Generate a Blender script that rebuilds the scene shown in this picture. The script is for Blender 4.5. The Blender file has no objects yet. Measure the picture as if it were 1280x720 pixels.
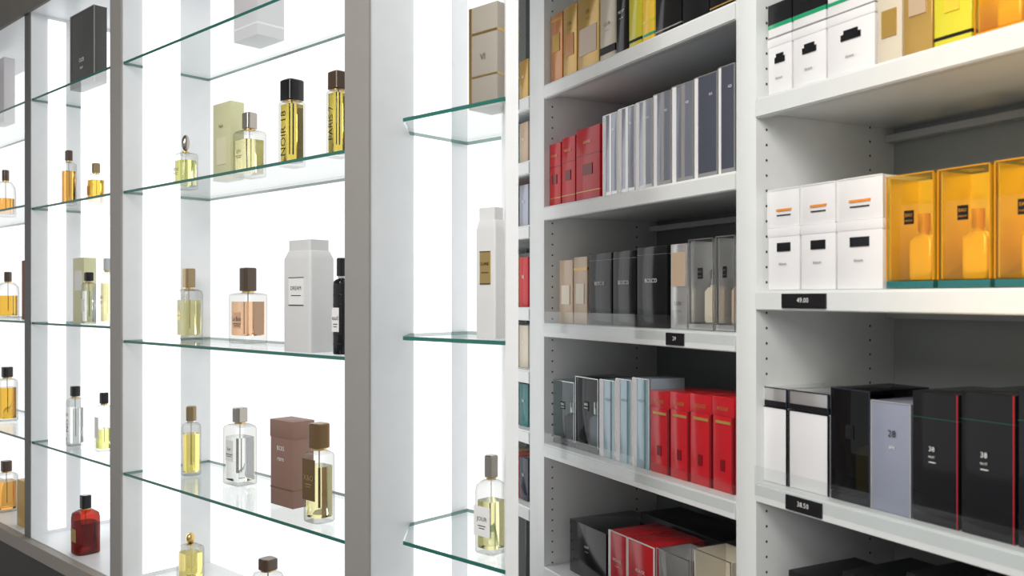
import bpy, bmesh, math, random
from mathutils import Matrix, Vector
random.seed(4)
F=1100.0; HY=372.0; CAMZ=1.45
sc=bpy.context.scene
sc.view_settings.view_transform='Standard'

# ---------------------------------------------------------------- materials
MATS={}
def pm(name,col,rough=0.5,metal=0.0,trans=0.0,coat=0.0,emit=0.0,ior=1.45,noise=0.04,nscale=30,spec=0.5):
    if name in MATS: return MATS[name]
    m=bpy.data.materials.new(name); m.use_nodes=True
    nt=m.node_tree; b=nt.nodes['Principled BSDF']
    c=(col[0],col[1],col[2],1)
    b.inputs['Base Color'].default_value=c
    b.inputs['Roughness'].default_value=rough
    b.inputs['Metallic'].default_value=metal
    b.inputs['Transmission Weight'].default_value=trans
    b.inputs['Coat Weight'].default_value=coat
    b.inputs['Coat Roughness'].default_value=0.06
    b.inputs['IOR'].default_value=ior
    b.inputs['Specular IOR Level'].default_value=spec
    if emit>0:
        b.inputs['Emission Color'].default_value=c
        b.inputs['Emission Strength'].default_value=emit
    elif trans==0 and noise>0:
        tc=nt.nodes.new('ShaderNodeTexCoord'); n=nt.nodes.new('ShaderNodeTexNoise')
        n.inputs['Scale'].default_value=nscale; n.inputs['Detail'].default_value=4
        mx=nt.nodes.new('ShaderNodeMix'); mx.data_type='RGBA'
        mx.inputs[6].default_value=tuple(max(0,x*(1-noise)) for x in col)+(1,)
        mx.inputs[7].default_value=tuple(min(1,x*(1+noise)) for x in col)+(1,)
        nt.links.new(tc.outputs['Object'],n.inputs['Vector'])
        nt.links.new(n.outputs['Fac'],mx.inputs[0])
        nt.links.new(mx.outputs[2],b.inputs['Base Color'])
    MATS[name]=m; return m
def emis(name,col,s):
    if name in MATS: return MATS[name]
    m=bpy.data.materials.new(name); m.use_nodes=True; nt=m.node_tree; nt.nodes.clear()
    e=nt.nodes.new('ShaderNodeEmission'); e.inputs[0].default_value=(*col,1); e.inputs[1].default_value=s
    o=nt.nodes.new('ShaderNodeOutputMaterial'); nt.links.new(e.outputs[0],o.inputs[0])
    MATS[name]=m; return m
def clear(name,tint,f0=.04,f1=.5,diff=None,dw=0.0,edge=None):
    """thin clear sheet: transparent + schlick gloss (+ some diffuse haze / tinted rim)"""
    if name in MATS: return MATS[name]
    m=bpy.data.materials.new(name); m.use_nodes=True; nt=m.node_tree; nt.nodes.clear()
    N=nt.nodes.new; K=nt.links.new
    t=N('ShaderNodeBsdfTransparent'); t.inputs[0].default_value=(*tint,1)
    g=N('ShaderNodeBsdfGlossy'); g.inputs['Roughness'].default_value=0.04
    lw=N('ShaderNodeLayerWeight'); lw.inputs[0].default_value=.5
    pw=N('ShaderNodeMath'); pw.operation='POWER'; pw.inputs[1].default_value=4
    mr=N('ShaderNodeMapRange'); mr.inputs['To Min'].default_value=f0; mr.inputs['To Max'].default_value=f1
    K(lw.outputs['Facing'],pw.inputs[0]); K(pw.outputs[0],mr.inputs['Value'])
    if edge:
        p2=N('ShaderNodeMath'); p2.operation='POWER'; p2.inputs[1].default_value=2.5
        K(lw.outputs['Facing'],p2.inputs[0])
        mc=N('ShaderNodeMix'); mc.data_type='RGBA'; mc.inputs[6].default_value=(*tint,1); mc.inputs[7].default_value=(*edge,1)
        K(p2.outputs[0],mc.inputs[0]); K(mc.outputs[2],t.inputs[0])
    base=t
    if diff:
        df=N('ShaderNodeBsdfDiffuse'); df.inputs[0].default_value=(*diff,1)
        m2=N('ShaderNodeMixShader'); m2.inputs[0].default_value=dw
        K(t.outputs[0],m2.inputs[1]); K(df.outputs[0],m2.inputs[2]); base=m2
    mx=N('ShaderNodeMixShader'); o=N('ShaderNodeOutputMaterial')
    K(mr.outputs[0],mx.inputs[0]); K(base.outputs[0],mx.inputs[1]); K(g.outputs[0],mx.inputs[2]); K(mx.outputs[0],o.inputs[0])
    MATS[name]=m; return m

PANEL=pm('panel_white',(.74,.76,.78),.35)
PILLAR=pm('pillar_grey',(.31,.295,.28),.4)
PILLARD=pm('pillar_dark',(.12,.12,.12),.4)
DIFF=emis('light_diffuser',(1,1,1),1.15)
LED=emis('led_strip',(.98,.99,1),1.8)
RACK=pm('rack_white',(.83,.85,.84),.28,coat=.15)
RACKBACK=pm('rack_back_shaded',(.14,.155,.15),.4)  # shade of the deep shelves put into the back panel colour
RACKBACK2=pm('rack_back_light',(.36,.38,.37),.4)
RAILG=pm('rail_grey',(.45,.46,.46),.4)
HOLE=pm('hole_dark',(.06,.06,.06),.8)
GLASS=clear('shelf_glass',(.965,.985,.98),.04,.5)
GEDGE=pm('glass_edge_teal',(.02,.15,.12),.15,coat=.3)
ACR=clear('acrylic',(.97,.98,.98),.05,.5)
CLR=clear('bottle_glass',(.965,.97,.96),.04,.5,edge=(.36,.36,.32))
BLACKP=pm('black_gloss',(.007,.007,.009),.14,spec=.5,coat=.25)
BLACK=pm('black_matte',(.010,.010,.012),.4,spec=.35)
WHITEB=pm('box_white',(.86,.85,.86),.35,coat=.4)
INK=pm('ink',(.01,.01,.01),.6)
PAPER=pm('paper_white',(.85,.85,.83),.6)
GOLD=pm('gold',(.72,.50,.20),.28,metal=1)
SILV=pm('silver',(.75,.75,.75),.22,metal=1)
TAUPE=pm('taupe_wall',(.16,.15,.135),.7)
DARK=pm('plinth_dark',(.045,.042,.04),.5)
LEDGE=pm('ledge_beige',(.30,.27,.24),.5)

# ---------------------------------------------------------------- frames
class Wall:
    def __init__(s,vpx,px0,Y0):
        dx=(vpx-640)/F; L=math.hypot(dx,1)
        s.r=Vector((-dx/L,-1/L,0)); s.n=Vector((-s.r.y,s.r.x,0))
        s.c=s.n.dot(Vector(((px0-640)/F*Y0,Y0,0)))
        s.ang=math.atan2(s.r.y,s.r.x)
    def Y(s,px,d=0):
        a=(px-640)/F; return (s.c+d)/(a*s.n.x+s.n.y)
    def u(s,px,d=0):
        a=(px-640)/F; y=s.Y(px,d); return s.r.dot(Vector((a*y,y,0)))
    def z(s,px,y,d=0): return (HY-y)/F*s.Y(px,d)
    def loc(s,u,d,z): 
        p=s.r*u+s.n*(s.c+d); return Vector((p.x,p.y,CAMZ+z))
    def local(s,X,Y):
        p=Vector((X,Y,0)); return (s.r.dot(p), s.n.dot(p)-s.c)
WA=Wall(-557,155,1.9)
WB=Wall(80,945,1.146)

def empty(name,W):
    e=bpy.data.objects.new(name,None); sc.collection.objects.link(e)
    e.location=W.loc(0,0,0); e.rotation_euler=(0,0,W.ang); e.empty_display_size=.1; return e
def finish(bm,name,mats,sharp=35):
    me=bpy.data.meshes.new(name); bmesh.ops.recalc_face_normals(bm,faces=bm.faces); bm.to_mesh(me); bm.free()
    for m in mats: me.materials.append(m)
    for p in me.polygons: p.use_smooth=True
    me.set_sharp_from_angle(angle=math.radians(sharp))
    o=bpy.data.objects.new(name,me); sc.collection.objects.link(o); return o
def add_prism(bm,pts,z0,z1,mi=0,side=None):
    lo=[bm.verts.new((x,y,z0)) for x,y in pts]; hi=[bm.verts.new((x,y,z1)) for x,y in pts]
    f=bm.faces.new(list(reversed(lo))); f.material_index=mi
    f=bm.faces.new(hi); f.material_index=mi
    n=len(pts)
    for i in range(n):
        f=bm.faces.new((lo[i],lo[(i+1)%n],hi[(i+1)%n],hi[i])); f.material_index=mi if side is None else side
def prism(name,parent,pts,z0,z1,mats,side=None):
    bm=bmesh.new(); add_prism(bm,pts,z0,z1,0,side); o=finish(bm,name,mats)
    o.parent=parent; return o
def slab(name,parent,u0,u1,d0,d1,z0,z1,mats,side=None):
    return prism(name,parent,[(u0,d0),(u1,d0),(u1,d1),(u0,d1)],z0,z1,mats if isinstance(mats,list) else [mats],side)
def cub(bm,x0,x1,y0,y1,z0,z1,mi=0,bev=0):
    vs=[bm.verts.new((x,y,z)) for z in (z0,z1) for x,y in ((x0,y0),(x1,y0),(x1,y1),(x0,y1))]
    fs=[bm.faces.new([vs[i] for i in q]) for q in ((3,2,1,0),(4,5,6,7),(0,1,5,4),(1,2,6,5),(2,3,7,6),(3,0,4,7))]
    for f in fs: f.material_index=mi
    if bev>0:
        es=list({e for f in fs for e in f.edges})
        bmesh.ops.bevel(bm,geom=es,offset=bev,segments=2,affect='EDGES',profile=.5)
def ring(z,a,b,e,N=32,cx=0,cy=0):
    out=[]
    for i in range(N):
        t=2*math.pi*(i+.5)/N; c,s=math.cos(t),math.sin(t)
        out.append((cx+a*math.copysign(abs(c)**(2/e),c),cy+b*math.copysign(abs(s)**(2/e),s),z))
    return out
def loft(bm,prof,mi,cx=0,cy=0,N=32):
    """prof: (z, half_w, half_d, exponent)"""
    prev=None
    for k,(z,a,b,e) in enumerate(prof):
        cur=[bm.verts.new(p) for p in ring(z,a,b,e,N,cx,cy)]
        if prev is None: bm.faces.new(list(reversed(cur))).material_index=mi
        else:
            for i in range(N):
                bm.faces.new((prev[i],prev[(i+1)%N],cur[(i+1)%N],cur[i])).material_index=mi
        prev=cur
    bm.faces.new(prev).material_index=mi
_tc={}
def text(bm,s,cx,cz,h,y,mi,maxw=None,vert=False,axis='front'):
    if s not in _tc:
        cu=bpy.data.curves.new('t','FONT'); cu.body=s; cu.align_x='CENTER'; cu.align_y='CENTER'; cu.resolution_u=2
        ob=bpy.data.objects.new('t',cu); sc.collection.objects.link(ob)
        bpy.context.view_layer.update()
        me=ob.evaluated_get(bpy.context.evaluated_depsgraph_get()).to_mesh()
        vs=[tuple(v.co) for v in me.vertices]; fs=[tuple(p.vertices) for p in me.polygons]
        bpy.data.objects.remove(ob); bpy.data.curves.remove(cu)
        x0=min(v[0] for v in vs);x1=max(v[0] for v in vs);y0=min(v[1] for v in vs);y1=max(v[1] for v in vs)
        vs=[((v[0]-(x0+x1)/2)/(y1-y0),(v[1]-(y0+y1)/2)/(y1-y0)) for v in vs]
        _tc[s]=(vs,fs,(x1-x0)/(y1-y0))
    vs,fs,asp=_tc[s]
    if maxw and h*asp>maxw: h=maxw/asp
    nv=[]
    for a,b in vs:
        if vert: a,b=-b,a
        nv.append(bm.verts.new((cx+a*h,y,cz+b*h)))
    for f in fs:
        try: bm.faces.new([nv[i] for i in f]).material_index=mi
        except ValueError: pass

# ---------------------------------------------------------------- bottle
def bottle(W,cx,w,top,sz,d,liq,cap=BLACKP,body=.68,capw=.5,e=7,dr=.45,fill=.85,label=None,txt=None,inkm=INK,
           neck=.03,shell=None,shoulder=.06,caph=None,ball=False,taper=1.0,vtext=False,collar=GOLD,ridges=False,name='perfume_bottle',base=.05):
    Yc=W.Y(cx,d); wd=w/F*Yc; h=W.z(cx,top,d)-sz
    a=wd/2*.97; b=a*dr*2 if e>2.5 else a
    b=min(b,a); bm=bmesh.new()
    bh=h*body; sh=h*shoulder
    cw=a*capw; ex=e
    loft(bm,[(0,a*.93*taper,b*.93*taper,ex),(h*.012,a*taper,b*taper,ex),(bh-sh,a,b,ex),(bh-sh*.4,a*.93,b*.93,ex),(bh,max(cw*.85,a*.6),min(b*.8,max(cw*.85,a*.6)),max(2,ex*.6)),
             (bh+.001,cw*.7,min(cw,b)*.7,2),(bh+neck*h,cw*.7,min(cw,b)*.7,2)],0)
    if liq is not None:
        t=.88; zb=h*base
        loft(bm,[(zb,a*t*.92*taper,b*.80*taper,ex),(zb+h*.012,a*t*taper,b*.84*taper,ex),(zb+(bh-sh-zb)*fill,a*t,b*.84,ex)],1)
    z0=bh+neck*h
    cd=min(cw,b*.95)
    ce=2 if (e<3 or ball) else 5
    loft(bm,[(z0-neck*h*.7,cw*.9,cd*.9,2),(z0,cw*.9,cd*.9,2)],4)
    if liq is not None: loft(bm,[(bh*.2,cw*.07,cw*.07,2),(z0-neck*h*.7,cw*.07,cw*.07,2)],2,N=8)   # dip tube
    if ball:
        r=(h-z0)/2
        loft(bm,[(z0+r*(1-math.cos(t)),max(.0005,math.sin(t)*cw),max(.0005,math.sin(t)*cd),2) for t in [math.pi*i/10 for i in range(1,10)]]+[(h,.0006,.0006,2)],2)
    else:
        g=.0008
        loft(bm,[(z0,cw-g,cd-g,ce),(z0+g,cw,cd,ce),(h-g*2,cw,cd,ce),(h,cw-g*2,cd-g*2,ce)],2)
    if ridges:
        for i in range(6):
            zz=bh*(.12+.13*i)
            loft(bm,[(zz,a*.98,b*.98,ex),(zz+h*.012,a*1.04,b*1.04,ex),(zz+h*.03,a*.98,b*.98,ex)],0)
    yf=-b-.0004
    if label:
        lw,l0,l1,lm=label
        cub(bm,-a*lw,a*lw,yf-.0004,yf+.0002,bh*l0,bh*l1,3); lmat=lm
    else: lmat=PAPER
    if txt:
        zc=bh*.5 if not label else bh*(label[1]+label[2])/2
        if vtext: text(bm,txt,0,zc,a*.8,yf-.0009,5,vert=True)
        else:
            text(bm,txt,0,zc+h*.02,h*.055,yf-.0009,5,maxw=a*1.2)
            cub(bm,-a*.4,a*.4,yf-.0009,yf-.0006,zc-h*.05,zc-h*.042,5); cub(bm,-a*.3,a*.3,yf-.0009,yf-.0006,zc-h*.075,zc-h*.068,5)
    o=finish(bm,name,[shell or CLR,liq or CLR,cap,lmat,collar,inkm],40)
    o.location=W.loc(W.u(cx,d+b),d+b,sz+.0004); o.rotation_euler=(0,0,W.ang)
    return o

# ---------------------------------------------------------------- box
def box(W,pl,pr,top,sz,d,mat,dep=.07,labels=(),texts=(),stripes=(),edge=None,lid=None,h=None,name='perfume_box',yaw=0,vstr=()):
    """labels (x0,x1,z0,z1,mat) fractions; stripes (z0,z1,mat) wrap; texts (s,cx,cz,h,mat); vstr (x0,x1,mat)"""
    u0,u1=W.u(pl,d),W.u(pr,d); g=.0007
    w=abs(u1-u0)-2*g
    if h is None: h=W.z(pl,top,d)-sz
    bm=bmesh.new(); mats=[mat]
    def mi(m):
        if m not in mats: mats.append(m)
        return mats.index(m)
    cub(bm,-w/2,w/2,0,dep,0,h,0,bev=.0009)
    q=.0003
    for z0,z1,m in stripes: cub(bm,-w/2-q,w/2+q,-q,dep+q,h*z0,h*z1,mi(m))
    for x0,x1,m in vstr: cub(bm,-w/2+w*x0,-w/2+w*x1,-2*q,.002,h*.004,h*.996,mi(m))
    if lid is not None:  # overhanging lid
        cub(bm,-w/2-.0008,w/2+.0008,-.0008,dep+.0008,h*lid,h+.0006,mi(mat),bev=.0006)
    for x0,x1,z0,z1,m in labels: cub(bm,-w/2+w*x0,-w/2+w*x1,-.0013,0.0005,h*z0,h*z1,mi(m))
    for s,x,z,th,m in texts: text(bm,s,-w/2+w*x,h*z,h*th*.75,-.0017,mi(m),maxw=w*.5)
    if edge:
        e=.0009
        for x in (-w/2,w/2): cub(bm,x-e,x+e,-e,e,0.0005,h,mi(edge))
        cub(bm,-w/2,w/2,-e,e,h-e,h+e*.6,mi(edge))
    o=finish(bm,name,mats,40)
    o.location=W.loc((u0+u1)/2,d,sz+.0004); o.rotation_euler=(0,0,W.ang+yaw); return o

AMBB=pm('amber_bottle',(.90,.52,.03),.18,coat=.6)
def acrylic_box(W,pl,pr,top,sz,d,shell,inner,base,dep=.07,tag=BLACK,bot=None,trim=GOLD,name='perfume_gift_box'):
    u0,u1=W.u(pl,d),W.u(pr,d); w=abs(u1-u0)-.0016; h=W.z(pl,top,d)-sz
    bm=bmesh.new()
    cub(bm,-w/2,w/2,0,dep,h*.075,h,0,bev=.0006)             # clear shell
    cub(bm,-w/2,w/2,0,dep,0,h*.07,1,bev=.0006)              # base tray
    bk=dep*.62
    cub(bm,-w/2+.002,w/2-.002,bk,bk+.003,h*.08,h*.985,2)  # backing card
    cub(bm,-w/2+.0015,-w/2+.003,.004,bk,h*.08,h*.985,2)
    cub(bm,w/2-.003,w/2-.0015,.004,bk,h*.08,h*.985,2)
    a=w*.24
    loft(bm,[(h*.08,a*.9,a*.5,6),(h*.1,a,a*.55,6),(h*.42,a,a*.55,6),(h*.47,a*.6,a*.4,4),(h*.471,a*.35,a*.35,2),(h*.50,a*.35,a*.35,2)],3,cy=dep*.3)
    loft(bm,[(h*.50,a*.45,a*.45,2),(h*.66,a*.45,a*.45,2)],4,cy=dep*.3)
    for x in (-w/2,w/2-.0012): cub(bm,x,x+.0012,-.0004,.0006,h*.075,h,4)
    cub(bm,-w/2,w/2,-.0004,.0006,h-.0012,h,4)
    cub(bm,-w*.10,w*.10,-.0009,-.0002,h*.56,h*.68,5)
    text(bm,'EAU',0,h*.64,h*.04,-.0013,4,maxw=w*.14); text(bm,'PARFUM',0,h*.59,h*.03,-.0013,4,maxw=w*.15)
    o=finish(bm,name,[shell,base,inner,bot or AMBB,trim,tag],40)
    o.location=W.loc((u0+u1)/2,d,sz+.0004); o.rotation_euler=(0,0,W.ang); return o

# ================================================================ CABINET A
cab=empty('illuminated_display_cabinet',WA)
D=.205
uA=WA.u
ZTOP=WA.z(0,38); ZBOT=WA.z(0,652)
TH=[(-140,-128),(33,38.5),(140,153),(434,463)]
LEDS=[[(.05,.12)],[(.042,.085),(.125,.2)],[(.045,.13)],[(.087,.165)]]
for i,(a,b) in enumerate(TH):
    u0,u1=uA(a),uA(b)
    slab(f'partition_{i+1}',cab,u0,u1,.0,D+.03,ZBOT,ZTOP,PANEL)
    slab(f'pillar_face_{i+1}',cab,u0-.001,u1+.001,-.004,0,ZBOT-.002,ZTOP+.01,PILLARD if i==1 else PILLAR)
    for k,(q0,q1) in enumerate(LEDS[i]):
        slab(f'side_light_{i+1}_{k+1}',cab,u1,u1+.003,q0,q1,ZBOT+.01,ZTOP-.01,LED)
# end partition (runs obliquely back)
F1=WA.loc(uA(632),0,0); F2=WA.loc(uA(648),0,0)
pts=[WA.local(F1.x,F1.y),WA.local(F2.x,F2.y),WA.local(F2.x+.002,F2.y+.36),WA.local(F1.x-.012,F1.y+.36)]
prism('end_partition',cab,pts,ZBOT,ZTOP,[pm('end_panel_white',(.84,.85,.86),.35)])
segs=[(TH[0][1],TH[1][0]),(TH[1][1],TH[2][0]),(TH[2][1],TH[3][0])]
for i,(a,b) in enumerate(segs):
    slab(f'back_light_panel_{i+1}',cab,uA(a),uA(b),D,D+.02,ZBOT,ZTOP,DIFF)
slab('back_light_panel_4',cab,uA(463),uA(631,D),D,D+.02,ZBOT,ZTOP,DIFF)
slab('bottom_board',cab,uA(-140),uA(640),0.0,D+.03,ZBOT-.03,ZBOT,PANEL)
slab('top_board',cab,uA(-140),uA(640),0.0,D+.03,ZTOP,ZTOP+.03,PANEL)
slab('ledge',cab,uA(-140),uA(648),-.02,0,ZBOT-.035,ZBOT-.002,LEDGE)
slab('plinth',cab,uA(-140),uA(648),-.012,.1,-CAMZ,ZBOT-.035,DARK)
slab('header_fascia',cab,uA(-140),uA(640),-.012,-.0045,ZTOP-.005,1.35,TAUPE)
gt=.0028
def gshelf(n,a,b,zc):
    slab(n,cab,uA(a)+.001,uA(b)-.001,.002,D-.004,zc-gt,zc+gt,[GLASS,GEDGE],side=1)
Z1=WA.z(155,78);Z2=WA.z(155,240);Z3=WA.z(155,427);Z4=WA.z(155,593)
for j,z in enumerate((Z1,Z2,Z3,Z4)): gshelf(f'glass_shelf_c{j+1}',153,434,z)
B1=WA.z(38,125);B2=WA.z(38,261);B3=WA.z(38,404);B4=WA.z(38,553)
for j,z in enumerate((B1,B2,B3,B4)): gshelf(f'glass_shelf_b{j+1}',38.5,140,z)
A1=WA.z(0,140);A2=WA.z(0,263);A3=WA.z(0,401);A4=WA.z(0,540)
for j,z in enumerate((A1,A2,A3,A4)): gshelf(f'glass_shelf_a{j+1}',-128,33,z)
M1=WA.z(632,123);M2=WA.z(632,429);M3=WA.z(632,716)
for j,z in enumerate((M1,M2,M3)):
    pr=[(uA(503),.001),(uA(631),.001),(uA(631,D-.01),D-.004),(uA(463)+.004,D-.004),(uA(463)+.004,.075)]
    prism(f'glass_shelf_d{j+1}',cab,pr,z-gt,z+gt,[GLASS,GEDGE],side=1)

# liquids
def L(n,c): return pm('liq_'+n,c,.02,trans=1,ior=1.25)
YEL=L('yellow',(.93,.78,.24)); PYEL=L('pale',(.94,.88,.48)); ORA=L('orange',(.95,.48,.10)); PCH=L('peach',(.92,.58,.36))
AMB=L('amber',(.86,.50,.06)); OLV=L('olive',(.78,.62,.12)); GRN=L('green',(.82,.84,.30)); CLQ=L('clear',(.90,.92,.91)); RED=L('red',(.30,.02,.02))
BRN=pm('cap_brown',(.07,.04,.022),.3,coat=.4); BRZ=pm('bronze',(.24,.15,.07),.3,metal=.8)
TAN=pm('cap_tan',(.30,.22,.12),.35,metal=.6); CAPC=pm('cap_chrome',(.42,.39,.35),.2,metal=1)
s=gt
# bay C shelf 2
bottle(WA,232,31,164,Z2+s,.06,GRN,cap=CAPC,body=.66,capw=.34,dr=.4,txt='eau',ball=True,inkm=BRZ,e=4)
box(WA,266,288,132,Z2+s,.055,pm('bx_lime',(.66,.66,.40),.4),dep=.03,labels=[(.25,.75,.2,.55,pm('bx_cream',(.75,.72,.5),.5))],texts=[('N.6',.5,.7,.06,INK)])
bottle(WA,312,38,136,Z2+s,.05,PYEL,cap=CAPC,body=.72,capw=.42,dr=.4,txt='EPV',e=8)
bottle(WA,365,28,96,Z2+s,.035,OLV,cap=BLACKP,body=.75,capw=.95,dr=.45,txt='NOIR 18',vtext=True,e=9,shoulder=.02,neck=.012,fill=.98)
bottle(WA,423,24,86,Z2+s,.03,OLV,cap=BRN,body=.78,capw=.95,dr=.48,txt='PARIS 7',vtext=True,e=9,shoulder=.02,neck=.012,fill=.98)
# shelf 3
bottle(WA,236,33,335,Z3+s,.11,PYEL,cap=TAN,body=.70,capw=.42,dr=.42,txt='iris',inkm=GOLD,e=5)
bottle(WA,310,50,334,Z3+s,.095,PCH,cap=BRN,body=.66,capw=.36,dr=.32,txt='Le Bois',label=(.38,.3,.62,pm('lab_peach',(.75,.45,.28),.5)),e=9,shoulder=.03,base=.1)
bottle(WA,427,21,322,Z3+s,.02,None,cap=BLACKP,body=.78,capw=.5,e=3,shell=BLACKP,ridges=True,label=(.7,.3,.62,PAPER),collar=SILV,txt='oud')
def torso_box(W,cx,w,top,sz,d,mat,lab,tx):
    Yc=W.Y(cx,d); a=w/F*Yc/2*.94; b=a*.62; h=W.z(cx,top,d)-sz; bm=bmesh.new()
    loft(bm,[(0,a,b,14),(h*.83,a,b,14),(h*.90,a*.84,b*.84,14),(h*.905,a*.80,b*.8,14),(h,a*.80,b*.8,14)],0,N=40)
    cub(bm,-a*.55,a*.55,-b-.001,-b+.0005,h*.42,h*.66,1)
    text(bm,tx,0,h*.57,h*.035,-b-.0014,2,maxw=a*.8); cub(bm,-a*.35,a*.35,-b-.0014,-b-.0009,h*.5,h*.507,2)
    cub(bm,-a*.55,a*.55,-b-.0014,-b-.0009,h*.66,h*.667,2); cub(bm,-a*.55,a*.55,-b-.0014,-b-.0009,h*.415,h*.422,2)
    o=finish(bm,'perfume_box',[mat,lab,INK],30); o.location=W.loc(W.u(cx,d+b),d+b,sz+.0004); o.rotation_euler=(0,0,W.ang)
SCULP=pm('card_softwhite',(.68,.68,.68),.6)
torso_box(WA,386,64,299,Z3+s,.015,SCULP,PAPER,'DREAM')
# shelf 4
bottle(WA,239,24,511,Z4+s,.07,YEL,cap=TAN,body=.76,capw=.55,dr=.5,e=2.2,collar=SILV)
bottle(WA,300,40,513,Z4+s,.09,CLQ,cap=CAPC,body=.78,capw=.4,dr=.38,label=(.45,.4,.75,PAPER),txt='Lys',e=8)
box(WA,338,366,524,Z4+s,.06,pm('bx_brown',(.27,.155,.12),.5),dep=.045,texts=[('BOIS',.5,.68,.07,PAPER),('rare',.5,.55,.05,PAPER)],stripes=[(.2,.215,BRZ)],lid=.8)
bottle(WA,399,36,533,Z4+s,.025,PYEL,cap=BRZ,body=.72,capw=.62,dr=.45,e=4,label=(.78,.32,.9,BRZ),txt='X&O',inkm=GOLD,collar=GOLD)
# bottom of bay C
bottle(WA,238,30,673,ZBOT,.09,YEL,cap=GOLD,body=.74,capw=.4,e=7,ball=True)
bottle(WA,335,34,706,ZBOT,.06,PYEL,cap=BRN,body=.8,capw=.6,e=5)
# bay C shelf1
box(WA,292,322,-60,Z1+s,.09,pm('bx_mist',(.62,.60,.62),.4),dep=.06,stripes=[(.12,.14,PAPER)])
# bay B
box(WA,88,118,22,B1+s,.035,pm('bx_char',(.08,.08,.075),.5),dep=.03,edge=pm('bx_greyedge',(.3,.3,.29),.5),texts=[('OUD',.5,.35,.07,PAPER),('bois',.5,.25,.05,PAPER)])
bottle(WA,86,16,185,B2+s,.03,ORA,cap=BRN,body=.78,capw=.5,dr=.5,e=6)
bottle(WA,120,22,201,B2+s,.07,AMB,cap=TAN,body=.74,capw=.4,dr=.42,e=7,label=(.4,.3,.6,GOLD))
box(WA,91,105,323,B3+s,.05,pm('bx_lime',(.62,.62,.38),.4),dep=.03,labels=[(.2,.8,.5,.8,PAPER)])
bottle(WA,111,18,340,B3+s,.02,CLQ,cap=BLACKP,body=.80,capw=.55,dr=.4,e=6,label=(.5,.3,.6,PAPER))
bottle(WA,134,16,322,B3+s,.03,PYEL,cap=SILV,body=.78,capw=.5,e=6,txt='eau')
bottle(WA,94,19,485,B4+s,.035,CLQ,cap=BLACKP,body=.80,capw=.55,dr=.5,e=6,txt='NO 5',vtext=True)
bottle(WA,130,19,493,B4+s,.05,GRN,cap=BLACKP,body=.78,capw=.5,dr=.5,e=6,label=(.6,.3,.75,PAPER),fill=.5)
bottle(WA,107,31,627,ZBOT,.012,RED,cap=BLACKP,body=.74,capw=.4,dr=.5,e=4,label=(.5,.3,.6,GOLD),shoulder=.12,shell=clear('red_glass',(.6,.15,.1),.05,.3,edge=(.12,.01,.01)))
# bay A
bottle(WA,7,24,208,A2+s,.06,ORA,cap=BRN,body=.74,capw=.35,e=2.4,shoulder=.3,label=(.5,.35,.6,GOLD))
bottle(WA,10,26,339,A3+s,.06,AMB,cap=BRN,body=.76,capw=.35,e=2.4,shoulder=.2,txt='miel')
box(WA,27,32,326,A3+s,.04,pm('bx_brown2',(.25,.1,.06),.5),dep=.03)
bottle(WA,9,24,461,A4+s,.06,AMB,cap=BLACKP,body=.78,capw=.5,e=5,label=(.6,.3,.65,GOLD))
bottle(WA,8,26,582,ZBOT,.03,ORA,cap=BRN,body=.76,capw=.45,e=6,label=(.6,.3,.6,GOLD))
box(WA,21,31,599,ZBOT,.02,pm('bx_gold2',(.60,.38,.10),.35,metal=.3),dep=.03)
box(WA,-8,5,78,A1+s,.06,pm('bx_mist',(.55,.53,.55),.4),dep=.03)
# bay D
box(WA,586,622,12,M1+s,.03,pm('bx_taupe',(.34,.31,.265),.45),dep=.045,vstr=[(.0,.1,GOLD)],stripes=[(.72,.745,GOLD),(.30,.32,GOLD)],texts=[('VI',.5,.5,.08,GOLD)])
torso_box(WA,614,36,259,M2+s,.02,SCULP,GOLD,'LUNE')
bottle(WA,614,34,573,M3+s,.03,PYEL,cap=CAPC,body=.74,capw=.42,dr=.5,e=5,label=(.85,.25,.66,PAPER),txt='JOUR',shoulder=.12)

# ================================================================ RACKS B
uB=WB.u; RD=.26
def rack(parent,pl,pr,left,right,zs,lip=(),back=None):
    zt,zb=1.1,-CAMZ
    slab('back_panel',parent,uB(left[0]),uB(right[1]) if right else uB(pr),RD,RD+.015,zb,zt,back or RACKBACK)
    for j,z in enumerate(zs):
        u0,u1=uB(pl)+.0005,uB(pr)-.0005
        bm=bmesh.new(); cub(bm,u0,u1,.0,RD-.001,z-.006,z+.0125,0,bev=.001)
        cub(bm,u0,u1,.0,.012,z-.0135,z-.006,0,bev=.001)
        cub(bm,u0,u1,-.002,.0,z-.012,z+.009,1)  # ticket rail
        cub(bm,u0,u1,RD-.02,RD-.005,z-.026,z-.016,2)
        o=finish(bm,f'shelf_{j+1}',[RACK,pm('rail_white',(.80,.82,.81),.2,coat=.5),RAILG]); o.parent=parent
        if j in lip:
            slab(f'acrylic_lip_{j+1}',parent,u0,u1,-.0035,-.0022,z-.004,z+.034,[ACR])
def divider(parent,a,b,n):
    u0,u1=uB(a),uB(b); bm=bmesh.new()
    cub(bm,u0,u1,0,RD,-CAMZ,1.1,0,bev=.001)
    z=-.62
    while z<.62:
        for dd in (.018,RD-.05):
            for sx in (u1+.0002,u0-.0002):
                c=[bm.verts.new((sx,dd+.0018*math.cos(t*math.pi/4),z+.0018*math.sin(t*math.pi/4))) for t in range(8)]
                bm.faces.new(c).material_index=1
        z+=.02
    o=finish(bm,f'upright_{n}',[RACK,HOLE]); o.parent=parent
R1=[WB.z(680,115),WB.z(680,267),WB.z(680,412),WB.z(680,562),WB.z(680,716)]
R2=[WB.z(945,135),WB.z(945,375),WB.z(945,614),WB.z(945,850)]
R0=[WB.z(655,y) for y in (130,210,290,392,470,545,640)]
r0=empty('storage_shelving_unit',WB); r1=empty('storage_shelving_unit',WB); r2=empty('storage_shelving_unit',WB)
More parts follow.
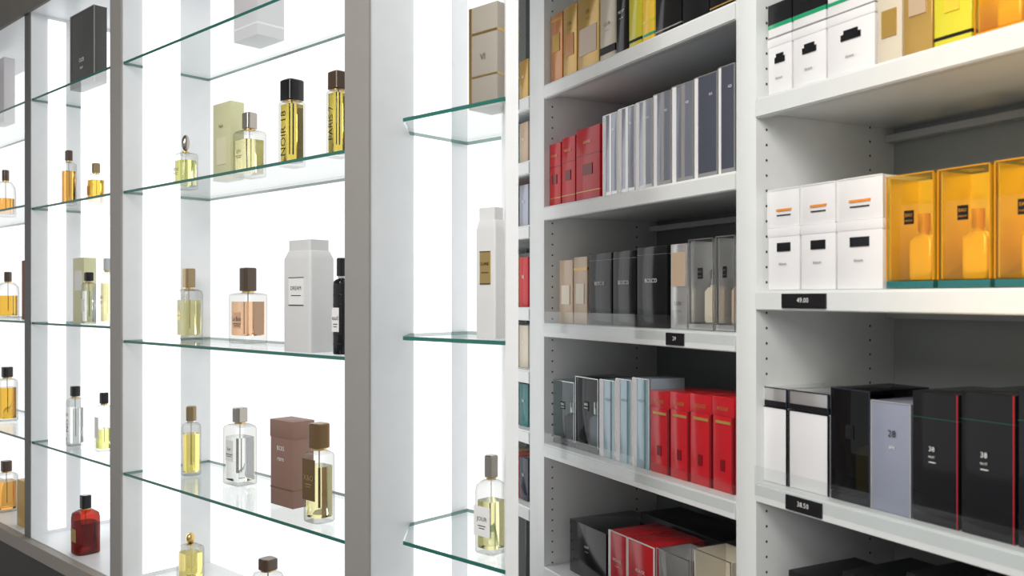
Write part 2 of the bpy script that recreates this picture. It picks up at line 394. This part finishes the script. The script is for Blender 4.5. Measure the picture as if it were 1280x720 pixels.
rack(r0,540,662,(540,540),(662,662),R0)
divider(r0,530,540,1)
rack(r1,680,920,(662,680),(920,920),R1,lip=(2,3))
divider(r1,662,680,1)
rack(r2,945,1420,(920,945),(1420,1420),R2,lip=(2,),back=RACKBACK2)
divider(r2,920,945,1); divider(r2,1420,1460,2)
t=.0125
def C(n,c,**k):
    k.setdefault('rough',.22); k.setdefault('coat',.6); return pm(n,c,**k)
REDB=C('bx_red',(.58,.012,.02),coat=.3); REDD=C('bx_reddark',(.20,.006,.01),coat=.2); COP=C('bx_copper',(.58,.25,.09),metal=.3)
GLD=C('bx_gold',(.62,.39,.10),metal=.4); LAV=C('bx_lav',(.42,.45,.53),metal=.45); LAVD=C('bx_lavd',(.10,.11,.15),metal=.3); BEI=C('bx_beige',(.56,.42,.29)); CRM=C('bx_creamy',(.70,.63,.50))
BLU=C('bx_paleblue',(.42,.58,.66),metal=.2); TEAL=C('bx_teal',(.02,.16,.16)); YG=C('bx_yg',(.72,.66,.04)); ORG=C('bx_orange',(.85,.30,.03)); YLW=C('bx_yellow',(.95,.62,.06),coat=.3)
YMET=pm('gold_card',(1.0,.74,.16),.25,metal=.5,coat=.4)
NAV=C('bx_navy',(.015,.02,.04)); SILB=C('bx_silver',(.66,.66,.65),metal=.7); GRNL=C('bx_greenline',(.02,.35,.16)); GREYL=C('bx_greyline',(.25,.25,.25)); DGL=C('bx_dimgreen',(.01,.14,.07),coat=.2)
ST=lambda s='EAU',m=PAPER,z=.6:[(s,.5,z,.06,m),('de parfum',.5,z-.09,.03,m)]
# --- unit 1 shelf 1
z=R1[0]+t; d=.012
box(WB,688,703,22,z,d,COP,labels=[(.2,.8,.45,.7,GLD)],stripes=[(.9,.93,GLD)])
box(WB,704,721,12,z,d,GLD,labels=[(.2,.8,.3,.6,COP)],texts=ST('OR',INK,.75))
box(WB,722,749,-2,z,d,GLD,labels=[(.1,.9,.2,.55,BEI)],texts=ST('OR',INK,.75))
box(WB,750,769,-10,z,d,CRM,stripes=[(.1,.2,BLACK)],texts=ST('CLUB',INK,.5))
box(WB,770,785,-16,z,d,BLACKP,texts=ST('NUIT'))
box(WB,786,802,-22,z,d,YG,stripes=[(.1,.14,BLACK)])
box(WB,803,818,-28,z,d,YLW,stripes=[(.1,.14,GRNL),(.3,.33,YG)])
box(WB,819,852,-40,z,d,BLACKP,texts=ST('NOIR'),stripes=[(.08,.1,SILB)])
box(WB,853,886,-52,z,d,BLACK,texts=ST('NOIR')); box(WB,887,917,-66,z,d,BLACKP,stripes=[(.08,.1,GLD)])
# shelf 2
z=R1[1]+t
for a,b,y in ((686,701,182),(702,719,174),(720,750,164)):
    box(WB,a,b,y,z,d,REDB,stripes=[(.62,.63,REDD),(.12,.13,GLD)],labels=[(.3,.7,.35,.5,REDD)],texts=[('ROUGE',.5,.8,.05,GLD)])
edges=[754,773,795,817,840,868,898,920]; tops=[146,138,130,120,110,99,86]
LMID=C('bx_lavmid',(.26,.28,.34),metal=.45)
for i in range(7):
    box(WB,edges[i],edges[i+1]-1,tops[i],z,d,(LAV,LAV,LAV,LMID,LMID,LAVD,LAVD)[i],vstr=[(0,.2,WHITEB),(.45,.6,SILB)] if i<5 else [(0,.16,WHITEB)],edge=SILB,texts=[('ICE',.75,.8,.03,PAPER)],stripes=[(0,.05,SILB)])
# shelf 3
z=R1[2]+t; d=.02
box(WB,699,716,326,z,d,BEI,labels=[(.2,.8,.3,.6,CRM)]); box(WB,717,734,322,z,d,BEI,labels=[(.2,.8,.3,.6,CRM)],stripes=[(.8,.84,GLD)])
for a,b,y in ((736,765,318),(766,795,315),(796,834,310)):
    box(WB,a,b,y,z,d,BLACKP,texts=[('BOSCO',.5,.58,.07,PAPER)],stripes=[(.9,.903,GREYL)])
box(WB,838,859,306,z,d,SILB,labels=[(.1,.9,.5,.9,BEI)],texts=ST('LUX',INK,.3))
acrylic_box(WB,860,892,300,z,d,ACR,SILB,SILB,dep=.08,bot=CRM,trim=SILV); acrylic_box(WB,894,919,296,z,d,ACR,SILB,SILB,dep=.08,bot=BEI,trim=SILV)
# shelf 4
z=R1[3]+t; d=.02
sm=clear('smoke_acrylic',(.66,.74,.74),.06,.6)
acrylic_box(WB,690,718,474,z,d,sm,LAV,BLACK,dep=.08,bot=NAV,trim=SILV); acrylic_box(WB,719,748,470,z,d,sm,NAV,BLACK,dep=.08,bot=LAVD,trim=SILV)
for a,b,y in ((750,769,474),(770,790,473),(791,812,472)):
    box(WB,a,b,y,z,d,BLU,vstr=[(0,.25,WHITEB),(.7,.78,TEAL)],edge=SILB,texts=[('AQUA',.55,.75,.05,TEAL)])
for a,b,y in ((813,837,488),(838,862,490),(863,890,492),(891,918,495)):
    box(WB,a,b,y,z,d,REDB,dep=.09,lid=.8,labels=[(.15,.85,.72,.75,GLD),(.38,.58,.22,.34,REDD)],texts=[('ROUGE',.5,.88,.05,GLD)],vstr=[(.9,1,REDD)])
# shelf 5
z=R1[4]+t; d=.015
box(WB,712,758,648,z,.03,BLACKP,dep=.14,texts=ST('NUIT')); 
box(WB,761,784,662,z,d,REDB,dep=.1,vstr=[(0,.1,WHITEB)],texts=ST('ROUGE'),edge=PAPER); box(WB,785,818,672,z,d,REDB,dep=.1,edge=PAPER,texts=ST('ROUGE'))
box(WB,800,905,640,z,.13,BLACK,dep=.09)
acrylic_box(WB,820,862,684,z,d,ACR,SILB,SILB,dep=.1,bot=CRM,trim=SILV); acrylic_box(WB,864,914,684,z,d,ACR,CRM,SILB,dep=.1,bot=BEI,trim=SILV)
# --- unit 2 shelf 1
z=R2[0]+t; d=.014
for a,b in ((960,990),(991,1033),(1034,1094)):
    o=box(WB,a,b,0,z,d,WHITEB,h=.074,dep=.09,labels=[(.3,.72,.56,.66,BLACKP),(.36,.66,.66,.72,BLACKP)],lid=.86,texts=[('bloom',.5,.3,.06,INK)])
    box(WB,a,b,0,z+.0755,d+.003,WHITEB,h=.045,dep=.085,stripes=[(.0,.06,GREYL),(.30,.42,GRNL),(.42,1.0,BLACK)] if a<1030 else [(.0,.05,GREYL),(.3,.4,GRNL)],texts=[('vert',.5,.7,.15,INK)])
box(WB,1096,1128,0,z,d,CRM,h=.10,labels=[(.2,.8,.3,.6,GLD)]); box(WB,1129,1166,0,z,d,GLD,h=.11,labels=[(.2,.8,.4,.6,BEI)])
box(WB,1167,1215,0,z,d,YG,h=.09,stripes=[(.1,.14,BLACK)],labels=[(.3,.7,.4,.7,YLW)])
AM=clear('amber_acrylic',(1.0,.90,.48),.08,.65,diff=(.95,.55,.03),dw=.06)
EO=pm('edge_orange',(.85,.38,.02),.3,metal=.3,coat=.4)
acrylic_box(WB,1217,1285,-60,z,d,AM,YMET,ORG,trim=EO)
acrylic_box(WB,1287,1370,-60,z,d,AM,YMET,ORG,trim=EO)
# shelf 2
z=R2[1]+t
h1=WB.z(960,287,d)-z
for a,b in ((960,1000),(1001,1045),(1046,1104)):
    box(WB,a,b,0,z,d,WHITEB,h=h1,dep=.085,labels=[(.3,.72,.62,.76,BLACKP)],texts=[('bloom',.5,.42,.06,INK)],lid=.86)
    box(WB,a,b,0,z+h1+.001,d+.002,WHITEB,h=h1*.62,dep=.08,labels=[(.28,.75,.42,.48,ORG),(.3,.72,.3,.33,INK)],edge=PAPER)
for a,b,y in ((1107,1168,222),(1171,1239,213),(1242,1322,202)): acrylic_box(WB,a,b,y,z,d,AM,YMET,TEAL,dep=.08,trim=EO)
# shelf 3
z=R2[2]+t
h1=WB.z(952,507,d)-z
for a,b in ((951,984),(986,1036)):
    box(WB,a,b,0,z,d,WHITEB,h=h1,dep=.1,edge=BLACK)
    box(WB,a,b,0,z+h1+.001,d+.001,SILB,h=.024,dep=.1,edge=NAV,stripes=[(.0,.3,BLACK)])
acrylic_box(WB,1038,1088,484,z,d,clear('dark_acrylic',(.12,.14,.15),.05,.5),NAV,BLACK,dep=.1,trim=NAV)
box(WB,1089,1139,500,z,d,C('bx_lavgrey',(.30,.32,.41)),dep=.09,texts=[('28',.55,.72,.08,INK),('vie',.55,.6,.05,PAPER)],edge=SILB)
for a,b,y in ((1140,1199,488),(1201,1270,488),(1272,1370,486)):
    box(WB,a,b,y,z,d,BLACKP,dep=.1,texts=[('38',.45,.57,.05,PAPER),('NUIT',.45,.51,.022,PAPER)],labels=[(.38,.52,.465,.471,PAPER)],vstr=[(.966,.984,REDB)],stripes=[(.80,.803,DGL)])
# bottom shelf
z=R2[3]+t
for a,b in ((985,1050),(1052,1130),(1132,1230),(1232,1350)): box(WB,a,b,712+ (a-985)*.02,z,.03,BLACK,dep=.12,stripes=[(.9,.92,SILB)])
# slit unit
cols=[TEAL,REDB,BEI,NAV,CRM,LAV,GLD]
for j,zz in enumerate(R0):
    for k,(a,b) in enumerate(((600,618),(619,635),(636,648),(649,660))):
        hh=min(.085 if j!=3 else .10,(R0[j-1]-zz-.032) if j>0 else .1)
        box(WB,a,b,0,zz+t,.02,cols[(j*3+k*2)%7],h=hh,texts=[('N',.5,.6,.1,PAPER)])
# shelf tags
def tag(parent,a,b,z,txt,m=BLACKP,ink=PAPER):
    u0,u1=uB(a),uB(b); bm=bmesh.new()
    cub(bm,u0,u1,-.0044 if m is BLACKP else -.004,-.0020,z-.010,z+.008,0); text(bm,txt,(u0+u1)/2,z,.006,-.0047,1,maxw=(u1-u0)*.5)
    o=finish(bm,'price_tag',[m,ink]); o.parent=parent
tag(r2,980,1035,R2[1],'49.00'); tag(r2,985,1030,R2[2],'38.50'); tag(r1,835,857,R1[2],'29')

# ================================================================ ROOM
def plane(name,x0,x1,y0,y1,z,mat,th=.05):
    bm=bmesh.new(); cub(bm,x0,x1,y0,y1,z,z+th,0); return finish(bm,name,[mat])
plane('floor',-5,3.5,-2.5,5,-.05,pm('floor_tile',(.35,.34,.33),.3,nscale=2))
plane('ceiling',-5,3.5,-2.5,5,CAMZ+1.35,pm('ceiling_taupe',(.42,.39,.35),.8,nscale=3))
# ---------------------------------------------------------------- lights
def area(name,loc,tgt,size,energy,col=(1,1,1)):
    l=bpy.data.lights.new(name,'AREA'); l.shape='SQUARE'; l.size=size; l.energy=energy; l.color=col
    o=bpy.data.objects.new(name,l); sc.collection.objects.link(o); o.location=loc
    o.rotation_euler=(Vector(tgt)-Vector(loc)).to_track_quat('-Z','Y').to_euler(); return o
area('ceiling_light',(-.5,.1,CAMZ+1.25),(.5,1.3,CAMZ-.1),.9,30,(1,.97,.92))
area('ceiling_light',(-1.6,-.6,CAMZ+1.2),(.5,1.3,CAMZ-.4),1.0,30,(1,.99,.97))
def spot(loc,tgt,e,ang):
    sp=bpy.data.lights.new('warm_tint_spot','SPOT'); sp.energy=e; sp.color=(1,.72,.42); sp.spot_size=math.radians(ang); sp.spot_blend=.9; sp.shadow_soft_size=.05
    so=bpy.data.objects.new('warm_tint_spot',sp); sc.collection.objects.link(so); so.location=loc
    so.rotation_euler=(Vector(tgt)-so.location).to_track_quat('-Z','Y').to_euler()
spot((.1,.3,CAMZ+1.1),(.68,.9,CAMZ+.3),14,40)
spot((.05,.15,CAMZ-.35),(.74,.98,CAMZ+.20),18,38)  # added unseen uplight, imitates warm bounce off the gold boxes under the shelf
w=bpy.data.worlds.new('World'); sc.world=w; w.use_nodes=True
w.node_tree.nodes['Background'].inputs[0].default_value=(.98,.99,1,1); w.node_tree.nodes['Background'].inputs[1].default_value=.45
# ---------------------------------------------------------------- camera
cam=bpy.data.cameras.new('Camera'); co=bpy.data.objects.new('Camera',cam); sc.collection.objects.link(co)
co.location=(0,0,CAMZ); co.rotation_euler=(math.radians(90),0,0)
cam.sensor_width=36; cam.lens=36*F/1280; cam.shift_y=(HY-360)/1280; cam.clip_start=.05
cam.dof.use_dof=True; cam.dof.focus_distance=1.65; cam.dof.aperture_fstop=8.0
sc.camera=co
